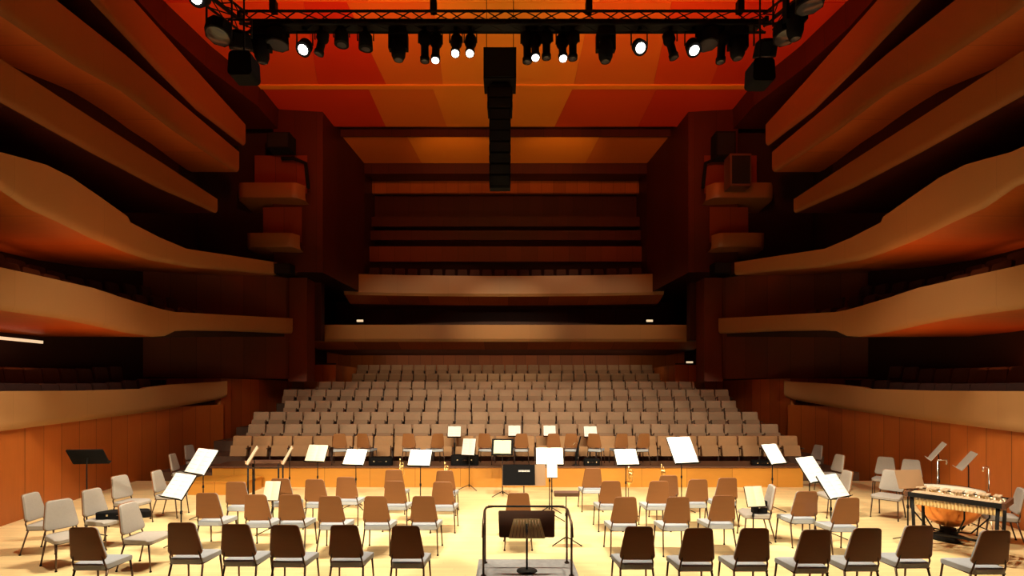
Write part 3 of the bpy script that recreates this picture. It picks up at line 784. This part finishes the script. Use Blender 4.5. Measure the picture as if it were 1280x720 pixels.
# balcony seats
b = MB(); b.slab(rrect(.48, .45, .30, .88, .06), lambda u, v, s, k: Vector((u, (v-.3)*.16+(.08 if s == 0 else 0), v)), M['bal_seat'], M['bal_seat'])
b.box((0, -.16, .40), (.44, .36, .10), M['bal_seat']); b.box((.26, -.1, .5), (.04, .36, .04), M['seat_arm'])
b.box((0, .0, .17), (.08, .3, .34), M['seat_arm'])
bal_mesh = b.mesh('balcony_seat')
nb = [0]
def bseat(x, y, z, rz, label, group):
    o = bpy.data.objects.new('balcony_seat', bal_mesh); C.objects.link(o); o.location = (x, y, z); o.rotation_euler = (0, 0, rz)
    tag(o, label, 'balcony seat', group); nb[0] += 1
steps = MB()
for lv, rowsN, lvname in ((1, 3, 'lowest'), (3, 3, 'second')):
    st = LV[lv]
    for sg, side in ((-1, 'left'), (1, 'right')):
        for rrow in range(rowsN):
            off = .75+.85*rrow
            # arc positions
            pts = []
            cum = 0; last = None
            for (x, y, zt, zb) in st:
                if last:
                    cum += math.hypot(x-last[0], y-last[1])
                pts.append((cum, x, y, zt)); last = (x, y)
            s = 0; k = 0
            while s < cum:
                for a, c2 in zip(pts, pts[1:]):
                    if a[0] <= s <= c2[0] and c2[0] > a[0]:
                        t = (s-a[0])/(c2[0]-a[0]); x = a[1]+(c2[1]-a[1])*t; y = a[2]+(c2[2]-a[2])*t; zt = a[3]+(c2[3]-a[3])*t
                        tx, ty = c2[1]-a[1], c2[2]-a[2]; break
                s += .60
                if y < 8.6 + .9*off or y > (15.6 if lv == 1 else 16.8): continue
                if x-off < -12.0: continue
                zf = zt-.72+.38*rrow
                X = x-off
                rz = -PI/2 + (.12 if y > 12 else 0)
                nm = ('seat, %s from the stage end in row %s of the %s %s balcony' % (ORD[k], ('one', 'two', 'three')[rrow], lvname, side))
                bseat(sg*-X if sg > 0 else X, y, zf, (PI/2 if sg < 0 else -PI/2), 'dark '+nm, '%s %s balcony seats' % (lvname, side)); k += 1
            # tier step under this row
            rows_ = []
            for (x, y, zt, zb) in st:
                zf = zt-.72+.38*rrow
                rows_.append([Vector((sg*-(x-off+.42), y, zb+.13)), Vector((sg*-(x-off+.42), y, zf)), Vector((sg*min(12.35, -(x-off-.45)), y, zf))])
            steps.sweep(rows_, M['void'], False)
struct(steps.build('balcony_steps'))
k = 0
for k in range(22):
    x = -6.3+k*.6
    t = x/7.3; y = 23.6+.5*(1-t*t)+.75
    bseat(x, y, 7.42, 0, ('dark seat, %s from left in the upper rear balcony' % ORD[k]) if k < 21 else 'dark seat at the right end of the upper rear balcony', 'upper rear balcony seats')
b = MB(); b.box((0, 25.35, 7.3), (14.6, 2.0, .2), M['void']); struct(b.build('balcony_floor'))
print('balcony seats', nb[0])

# ------------------------------------------------------------------ lighting rig
TY, TZ0, TZ1 = 9.0, 8.83, 9.07
tr = empty('lighting_truss', (0, TY, TZ0)); tag(tr, 'black lattice lighting truss hanging over the stage', 'truss')
def truss_seg(p0, p1, name='truss_section'):
    p0, p1 = Vector(p0), Vector(p1); b = MB(); t = (p1-p0); L = t.length; t.normalize()
    sd = t.cross(Vector((0, 0, 1))).normalized()*.11; up = Vector((0, 0, .11))
    cs4 = [sd+up, -sd+up, -sd-up, sd-up]
    for c in cs4: b.tube([p0+c, p1+c], .022, M['black_metal'], 6)
    n = max(2, round(L/.32))
    for k in range(n):
        a0 = p0+t*(L*k/n); a1 = p0+t*(L*(k+1)/n)
        for i in range(4):
            c, e = cs4[i], cs4[(i+1) % 4]
            b.tube([a0+(c if k % 2 else e), a1+(e if k % 2 else c)], .010, M['black_metal'], 5)
    o = b.build(name, tr); o.location = (0, -TY, -TZ0); return o
zc_ = (TZ0+TZ1)/2
NX = 4.62
for k in range(4): truss_seg((-NX+k*NX/2, TY, zc_), (-NX+(k+1)*NX/2, TY, zc_))
for sg in (-1, 1):
    truss_seg((sg*NX, TY, zc_), (sg*4.95, 8.2, zc_)); truss_seg((sg*4.95, 8.2, zc_), (sg*6.0, 5.6, zc_))
b = MB(); b.box((0, 0, .045), (8.9, .2, .07), M['black_metal']); o = b.build('cable_tray', tr)
for x, l in ((342, 'far left'), (542, 'centre left'), (736, 'centre right'), (925, 'far right')):
    p = pt(x, 17, TY)
    b = MB(); b.tube([(0, 0, 0), (0, 0, ZC-TZ1)], .012, M['black'], 6); b.box((0, 0, .14), (.11, .11, .2), M['black_metal'])
    o = b.build('chain_hoist', loc=(p.x, TY, TZ1)); tag(o, 'black hoist chain holding the truss, %s one' % l, 'hoist', 'truss hoists')

def fixture(px, yb, kind, lit, label, d=TY, yaw=0, tilt=0, zt=TZ0):
    """lamp hung below the truss; yb = picture height of its lowest point"""
    p = pt(px, yb, d)
    t = empty({'prof': 'profile_spotlight', 'mh': 'moving_head_light', 'par': 'par_light', 'fres': 'wash_light'}[kind], (p.x, d, zt), math.radians(yaw)); tag(t, label, 'stage light', 'stage lights on the truss')
    H = max(.25, zt-p.z)
    b = MB(); b.box((0, 0, .0), (.06, .10, .10), M['black_metal']); b.tube([(0, 0, -.04), (0, 0, .06)], .02, M['black_metal'], 6); b.build('clamp', t)
    R = Euler((math.radians(tilt), 0, 0)).to_matrix()
    if kind == 'prof':
        w = .068
        b = MB(); b.tube([(-.11, 0, -H*.45), (-.11, 0, -.06), (.11, 0, -.06), (.11, 0, -H*.45)], .014, M['black_metal'], 6); b.build('yoke', t)
        R = Euler((math.radians(tilt), math.radians(yaw), 0)).to_matrix()
        b = MB(); b.lathe([(.06, H*.40), (.10, H*.36), (.105, H*.1), (w, 0), (w, -H*.36), (w+.015, -H*.38), (w+.015, -H*.5)], M['black'], (0, 0, -H*.52), 16, R); hd = b.build('barrel', t)
        cl, lr = Vector((0, 0, -H*.52)) + R @ Vector((0, 0, -H*.505)), w-.005
    elif kind == 'par':
        b = MB(); b.tube([(-.14, 0, -H*.6), (-.14, 0, -.06), (.14, 0, -.06), (.14, 0, -H*.6)], .014, M['black_metal'], 6); b.build('yoke', t)
        b = MB(); b.lathe([(.07, .16), (.115, .10), (.125, -.12)], M['black'], (0, 0, -H*.66), 18, R); hd = b.build('can', t)
        cl, lr = Vector((0, 0, -H*.66)) + R @ Vector((0, 0, -.125)), .08
    elif kind == 'mh':
        b = MB(); b.box((0, 0, -.10), (.30, .22, .11), M['black']); b.build('base', t)
        b = MB()
        b.build('yoke', t) if False else None
        for s in (-1, 1): b = MB(); b.box((s*.145, 0, -H*.42), (.045, .12, H*.5), M['black']); b.build('yoke_arm', t)
        b = MB(); b.lathe([(.05, H*.30), (.115, H*.22), (.13, 0), (.12, -H*.2), (.085, -H*.33)], M['black'], (0, 0, -H*.65), 18, R); hd = b.build('head', t)
        cl, lr = Vector((0, 0, -H*.65)) + R @ Vector((0, 0, -H*.335)), .07
    else:
        b = MB(); b.tube([(-.20, 0, -H*.6), (-.20, 0, -.06), (.20, 0, -.06), (.20, 0, -H*.6)], .016, M['black_metal'], 6); b.build('yoke', t)
        b = MB(); b.lathe([(.13, .14), (.19, .08), (.20, -.12)], M['black'], (0, 0, -H*.68), 8, R, smooth=False); hd = b.build('housing', t)
        cl, lr = Vector((0, 0, -H*.68)) + R @ Vector((0, 0, -.125)), .17
    n = 18; b = MB(); vs = [b.bm.verts.new(cl + R @ Vector((lr*math.cos(2*PI*k/n), lr*math.sin(2*PI*k/n), -.004))) for k in range(n)]
    hub = b.bm.verts.new(cl + R @ Vector((0, 0, -.02-.01)))
    for k in range(n): b.face([vs[k], vs[(k+1) % n], hub], M['lens' if lit else 'lens_off'], True)
    ln = b.build('lens', hd)
    if lit: ln['label'] = 'glowing white lens'
    return t
FX = [(327, 78, 'mh', 0, 'tall black moving light beside the left truss corner', 0, 10), (347, 45, 'fres', 0, 'small black lamp tucked under the truss, far left', 0, 0),
      (381, 71, 'par', 1, 'small lit lamp, leftmost glowing on the straight truss', 0, -40), (402, 68, 'prof', 0, 'unlit spotlight slanting right, left part of truss', 12, 0),
      (427, 46, 'par', 0, 'stubby black lamp right of the slanting left spotlight', 0, 0), (457, 61, 'par', 0, 'dark double-yoke lamp, left half of truss', 0, 5), (498, 76, 'mh', 0, 'dark moving light left of the lit pair near centre', 0, 0),
      (531, 76, 'prof', 0, 'slim unlit spotlight left of a bright lens', 0, 0), (545, 79, 'prof', 1, 'spotlight with bright round lens, left of centre', 0, -16), (570, 75, 'prof', 1, 'small lit spotlight, left one of the close pair', 0, -30), (588, 75, 'prof', 1, 'small lit spotlight, right one of the close pair', 0, -30),
      (659, 77, 'prof', 0, 'slim unlit spotlight right of the black box', 0, 0), (669, 77, 'prof', 1, 'lit spotlight just right of the black speaker box', 0, -20), (683, 72, 'prof', 0, 'thin unlit spotlight between two bright lenses', 0, 0),
      (703, 79, 'prof', 1, 'spotlight with bright lens, second right of the box', 0, -22), (716, 73, 'prof', 0, 'thin unlit spotlight right of second bright lens', 0, 0), (757, 78, 'mh', 0, 'dark moving light right of the box', 0, 0),
      (799, 70, 'par', 1, 'wide lit lamp with the largest glowing lens', 0, -48), (838, 73, 'prof', 0, 'unlit spotlight slanting left, right part of truss', -14, 0), (866, 71, 'par', 1, 'lit lamp right of the slanting spotlight', 0, -35),
      (884, 46, 'fres', 0, 'squat black lamp high on the right truss part', 0, 0), (902, 77, 'prof', 0, 'long slim unlit spotlight, right truss part', 4, 0), (922, 74, 'mh', 0, 'dark moving light near the right truss corner', -4, 0)]
for px, yb, kd, lit, lab, yaw, tilt in FX: fixture(px, yb, kd, lit, lab, TY, yaw, tilt)
def arm_fx(px, yb, kd, lit, lab, d, tilt, x=None):
    fixture(px, yb, kd, lit, lab, d, 0, tilt)
arm_fx(300, 66, 'fres', 0, 'large round black wash lamp at the left truss corner', 8.7, 20)
arm_fx(274, 62, 'fres', 0, 'large black wash lamp outside the left truss corner', 8.1, -15)
arm_fx(250, 26, 'par', 1, 'lit lamp high on the left truss arm', 7.4, -50)
arm_fx(957, 78, 'fres', 0, 'large black wash lamp inside the right truss corner', 8.8, 25)
arm_fx(982, 60, 'fres', 0, 'large black wash lamp on the right truss corner', 8.2, -10)
arm_fx(994, 50, 'mh', 0, 'big dark moving light on the right truss arm', 8.0, 0)
arm_fx(1012, 20, 'fres', 0, 'black wash lamp high on the right truss arm', 7.6, 0)
arm_fx(1030, 18, 'par', 1, 'lit lamp at the top right truss arm', 7.2, -50)
# small black monitor boxes hung below the corners
for px, py, r, lab in ((305, 85, 15, 'octagonal black box hanging below the left truss corner'), (950, 93, 14, 'square-faced black box hanging below the right truss corner')):
    p = pt(px, py, 8.3); q = r*8.3/F
    t = empty('hanging_loudspeaker', p); tag(t, lab, 'loudspeaker', 'corner loudspeakers')
    b = MB(); b.slab(rrect(2*q, 2*q*.92, -q, q, q*.35), lambda u, v, s, k: Vector((u, -.14 if s else .16, v)), M['black'], M['black'], False); b.build('cabinet', t)
    b = MB(); b.tube([(0, 0, q*.9), (0, 0, TZ0-p.z)], .014, M['black_metal'], 6); b.build('hanger', t)
# centre loudspeakers
dS = 10.6
p0 = pt(605, 70, dS); p1 = pt(645, 108, dS)
t = empty('subwoofer', ((p0.x+p1.x)/2, dS, (p0.z+p1.z)/2)); tag(t, 'square black subwoofer box hanging at the centre', 'loudspeaker')
w, h = p1.x-p0.x, p0.z-p1.z
b = MB(); b.box((0, 0, 0), (w, .55, h), M['black']); b.build('cabinet', t)
b = MB(); b.box((0, -.28, 0), (w*.9, .02, h*.9), M['black_metal']); b.build('grille', t)
b = MB()
for s in (-1, 1): b.tube([(s*w*.42, 0, h/2), (s*w*.42, 0, ZC-t.location.z)], .008, M['black'], 5)
b.build('hanging_cable', t)
p0 = pt(612, 112, dS); p1 = pt(638, 236, dS)
t = empty('line_array', ((p0.x+p1.x)/2, dS, p0.z)); tag(t, 'tall black line array loudspeaker under the square box', 'loudspeaker')
b = MB(); b.box((0, 0, .04), (.30, .30, .10), M['steel']); b.box((0, 0, -.03), (.44, .4, .05), M['black_metal']); b.build('hanging_frame', t)
H = p0.z-p1.z; n = 9; w = p1.x-p0.x
for k in range(n):
    a = math.radians(-1+k*1.6); b = MB(); hh = (H-.08)/n
    Rm = Euler((a, 0, 0)).to_matrix()
    wk = w*(1.18 if k < 2 else 1.0)
    b.box((0, .01*k*k*.15, -.06-hh*(k+.5)), (wk, .42, hh*.94), M['black'], Rm)
    b.box((0, .01*k*k*.15-.212, -.06-hh*(k+.5)), (wk*.9, .012, hh*.8), M['black_metal'], Rm)
    b.box((wk/2, -.1, -.06-hh*(k+.5)), (.012, .12, hh*.5), M['steel'], Rm); b.box((-wk/2, -.1, -.06-hh*(k+.5)), (.012, .12, hh*.5), M['steel'], Rm)
    b.build('speaker_cabinet', t)
# loudspeakers on the side boxes
def spk(px0, py0, px1, py1, d, label, m='black'):
    a, c = pt(px0, py0, d), pt(px1, py1, d)
    t = empty('loudspeaker', ((a.x+c.x)/2, d, c.z)); tag(t, label, 'loudspeaker', 'loudspeakers on the side boxes')
    w, h = c.x-a.x, a.z-c.z
    b = MB(); b.box((0, 0, h/2), (w, w*.7, h), M[m]); b.build('cabinet', t)
    b = MB(); b.box((0, -w*.36, h/2), (w*.86, .02, h*.86), M['black_metal']); b.build('grille', t)
    b = MB(); b.box((0, .1, h+.04), (w*.2, .06, .12), M['steel']); b.build('bracket', t)
spk(338, 170, 366, 189, 18.9, 'black loudspeaker over the upper left box')
spk(346, 331, 366, 343, 19.2, 'small black loudspeaker on the left tier end')
spk(892, 168, 916, 199, 18.9, 'black loudspeaker high over the upper right box')
spk(909, 196, 935, 236, 18.6, 'tall dark loudspeaker standing on the upper right box', 'stand_brown')
spk(890, 330, 911, 343, 19.2, 'small black loudspeaker on the right tier end')
# angle brackets on the tower faces
for sg, l in ((-1, 'left'), (1, 'right')):
    b = MB(); xx = sg*7.05
    b.tube([(sg*8.4, 19.2, pt(0, 198, 19.2).z), (xx-sg*-.9+0, 19.2, pt(0, 198, 19.2).z), (xx+sg*.45, 19.2, pt(0, 204, 19.2).z), (xx+sg*.35, 19.2, pt(0, 235, 19.2).z)], .07, M['black'], 8)
    o = b.build('pipe_bracket'); tag(o, 'bent black pipe on the %s tower face' % l, 'pipe')
# small step lights glowing on the rear balcony
for k, (px, py, d, l) in enumerate(((450, 401, 24.5, 'left end'), (812, 401, 24.5, 'right end'), (862, 453, 24.0, 'by the right stalls block'))):
    p = pt(px, py, d); b = MB(); b.box((0, 0, 0), (.30, .05, .10), M['glow']); o = b.build('step_light', loc=p); tag(o, 'small pale glowing light, rear of hall, %s' % l, 'light')
p = pt(43, 425.5, 14.5)
b = MB(); b.box((0, 0, 0), (.05, 1.2, .07), M['glow']); o = b.build('strip_light', loc=(-11.9, 12.55, CH+(486-425)*12.55/F)); tag(o, 'thin pale strip light behind the lowest left balcony seats', 'light')

# ------------------------------------------------------------------ lights
def spot(loc, target, power, col, size, blend=.3, r=.08):
    l = bpy.data.lights.new('stage_or_fill_spot', 'SPOT'); l.energy = power; l.color = col; l.spot_size = math.radians(size); l.spot_blend = blend; l.shadow_soft_size = r
    o = bpy.data.objects.new('stage_or_fill_lamp', l); C.objects.link(o); o.location = loc
    o.rotation_euler = (Vector(target)-Vector(loc)).to_track_quat('-Z', 'Y').to_euler(); return o
def area(loc, target, power, col, sx, sy):
    l = bpy.data.lights.new('wash', 'AREA'); l.shape = 'RECTANGLE'; l.size = sx; l.size_y = sy; l.energy = power; l.color = col  # the area lights are all added, unseen fill
    o = bpy.data.objects.new('added_wash_lamp', l); C.objects.link(o); o.location = loc
    o.rotation_euler = (Vector(target)-Vector(loc)).to_track_quat('-Z', 'Y').to_euler(); return o
WARM = (1.0, .83, .58)
# high behind the camera, cut off beyond the front row
for x in (-6, -4, -2, 0, 2, 4, 6):
    spot((x, -2.5, 9.5), (x*.95, 14.6, 0), 3600, WARM, 30.5, .12)
# overhead, from the truss
for x in (-3.3, -2.5, -1.6, -.55, .55, 1.6, 2.5, 3.3):
    spot((x, 8.5, 8.0), (x*1.75, 9.0, 0), 1300, WARM, 54, .12)
for x in (-5.2, 5.2):
    spot((x*1.08, 7.0, 8.1), (x*1.45, 8.2, 0), 1200, WARM, 54, .5)
    spot((x*.84, 9.3, 7.8), (x*1.95, 11.5, 1.2), 450, WARM, 50, .8)  # loose spot added to brighten the side walls, not hung on the truss
# truss lamps thrown on the ceiling
for x, c, e in ((-4.2, (1, .12, .025), 1300), (-1.6, (1, .5, .13), 420), (1.6, (1, .5, .13), 420), (4.2, (1, .12, .025), 1300)):
    spot((x, 9.6, 9.4), (x*1.3, 14.5, 13.2), e, c, 94, .8, .3)
for x in (-2.5, 2.5): spot((x, 20.4, 10.4), (x*.9, 22.8, 13.2), 150, (1, .38, .08), 75, .9, .2)  # added spots in mid-air, off the truss, brightening the rear ceiling field
# unseen spots added to brighten the stalls and the rear balconies
for x in (-3.2, 3.2): spot((x, 9.4, 9.0), (x*.3, 21.5, 3.0), 420, (1, .74, .48), 42, 1.0, .2)
for x, e in ((-5, 1100), (0, 3200), (5, 1100)): spot((x, 14.5, 11.5), (x, 22.5, 5.6), e, (1, .72, .4), 34, 1.0, .2)
for x in (-2.6, 2.6): spot((x, 14.5, 11.5), (x, 23.6, 7.2), 900, (1, .6, .3), 26, 1.0, .2)
area((0, 24.2, 4.15), (0, 26.2, 2.5), 60, (1, .62, .35), 14, .5)  # unseen light added under the rear balcony to brighten the rear wall
# unseen coloured strips, added to brighten the soffits of the side tiers
for sg in (-1, 1):
    area((sg*10.6, 11.8, 2.9), (sg*10.4, 11.8, 6), 24, (1, .22, .05), 1.0, 8)
    area((sg*10.6, 12.0, 5.0), (sg*10.4, 12.0, 9), 26, (1, .28, .07), 1.2, 8)
    area((sg*9.9, 10.5, 8.6), (sg*9.9, 10.5, 12), 8, (1, .32, .10), .8, 11)
w = bpy.data.worlds.new('World'); bpy.context.scene.world = w; w.use_nodes = True
w.node_tree.nodes['Background'].inputs[0].default_value = (.10, .04, .02, 1); w.node_tree.nodes['Background'].inputs[1].default_value = .1

cam = bpy.data.cameras.new('Camera'); co = bpy.data.objects.new('Camera', cam); C.objects.link(co)
co.location = (0, 0, CH); co.rotation_euler = (PI/2, 0, 0)
cam.sensor_width = 36; cam.lens = F/1280*36; cam.shift_x = (640-PX)/1280; cam.shift_y = (HY-360)/1280
cam.clip_end = 200
sc = bpy.context.scene; sc.camera = co
sc.view_settings.view_transform = 'Standard'; sc.view_settings.look = 'None'; sc.view_settings.gamma = 1; sc.view_settings.use_curve_mapping = False
sc.view_settings.exposure = 0
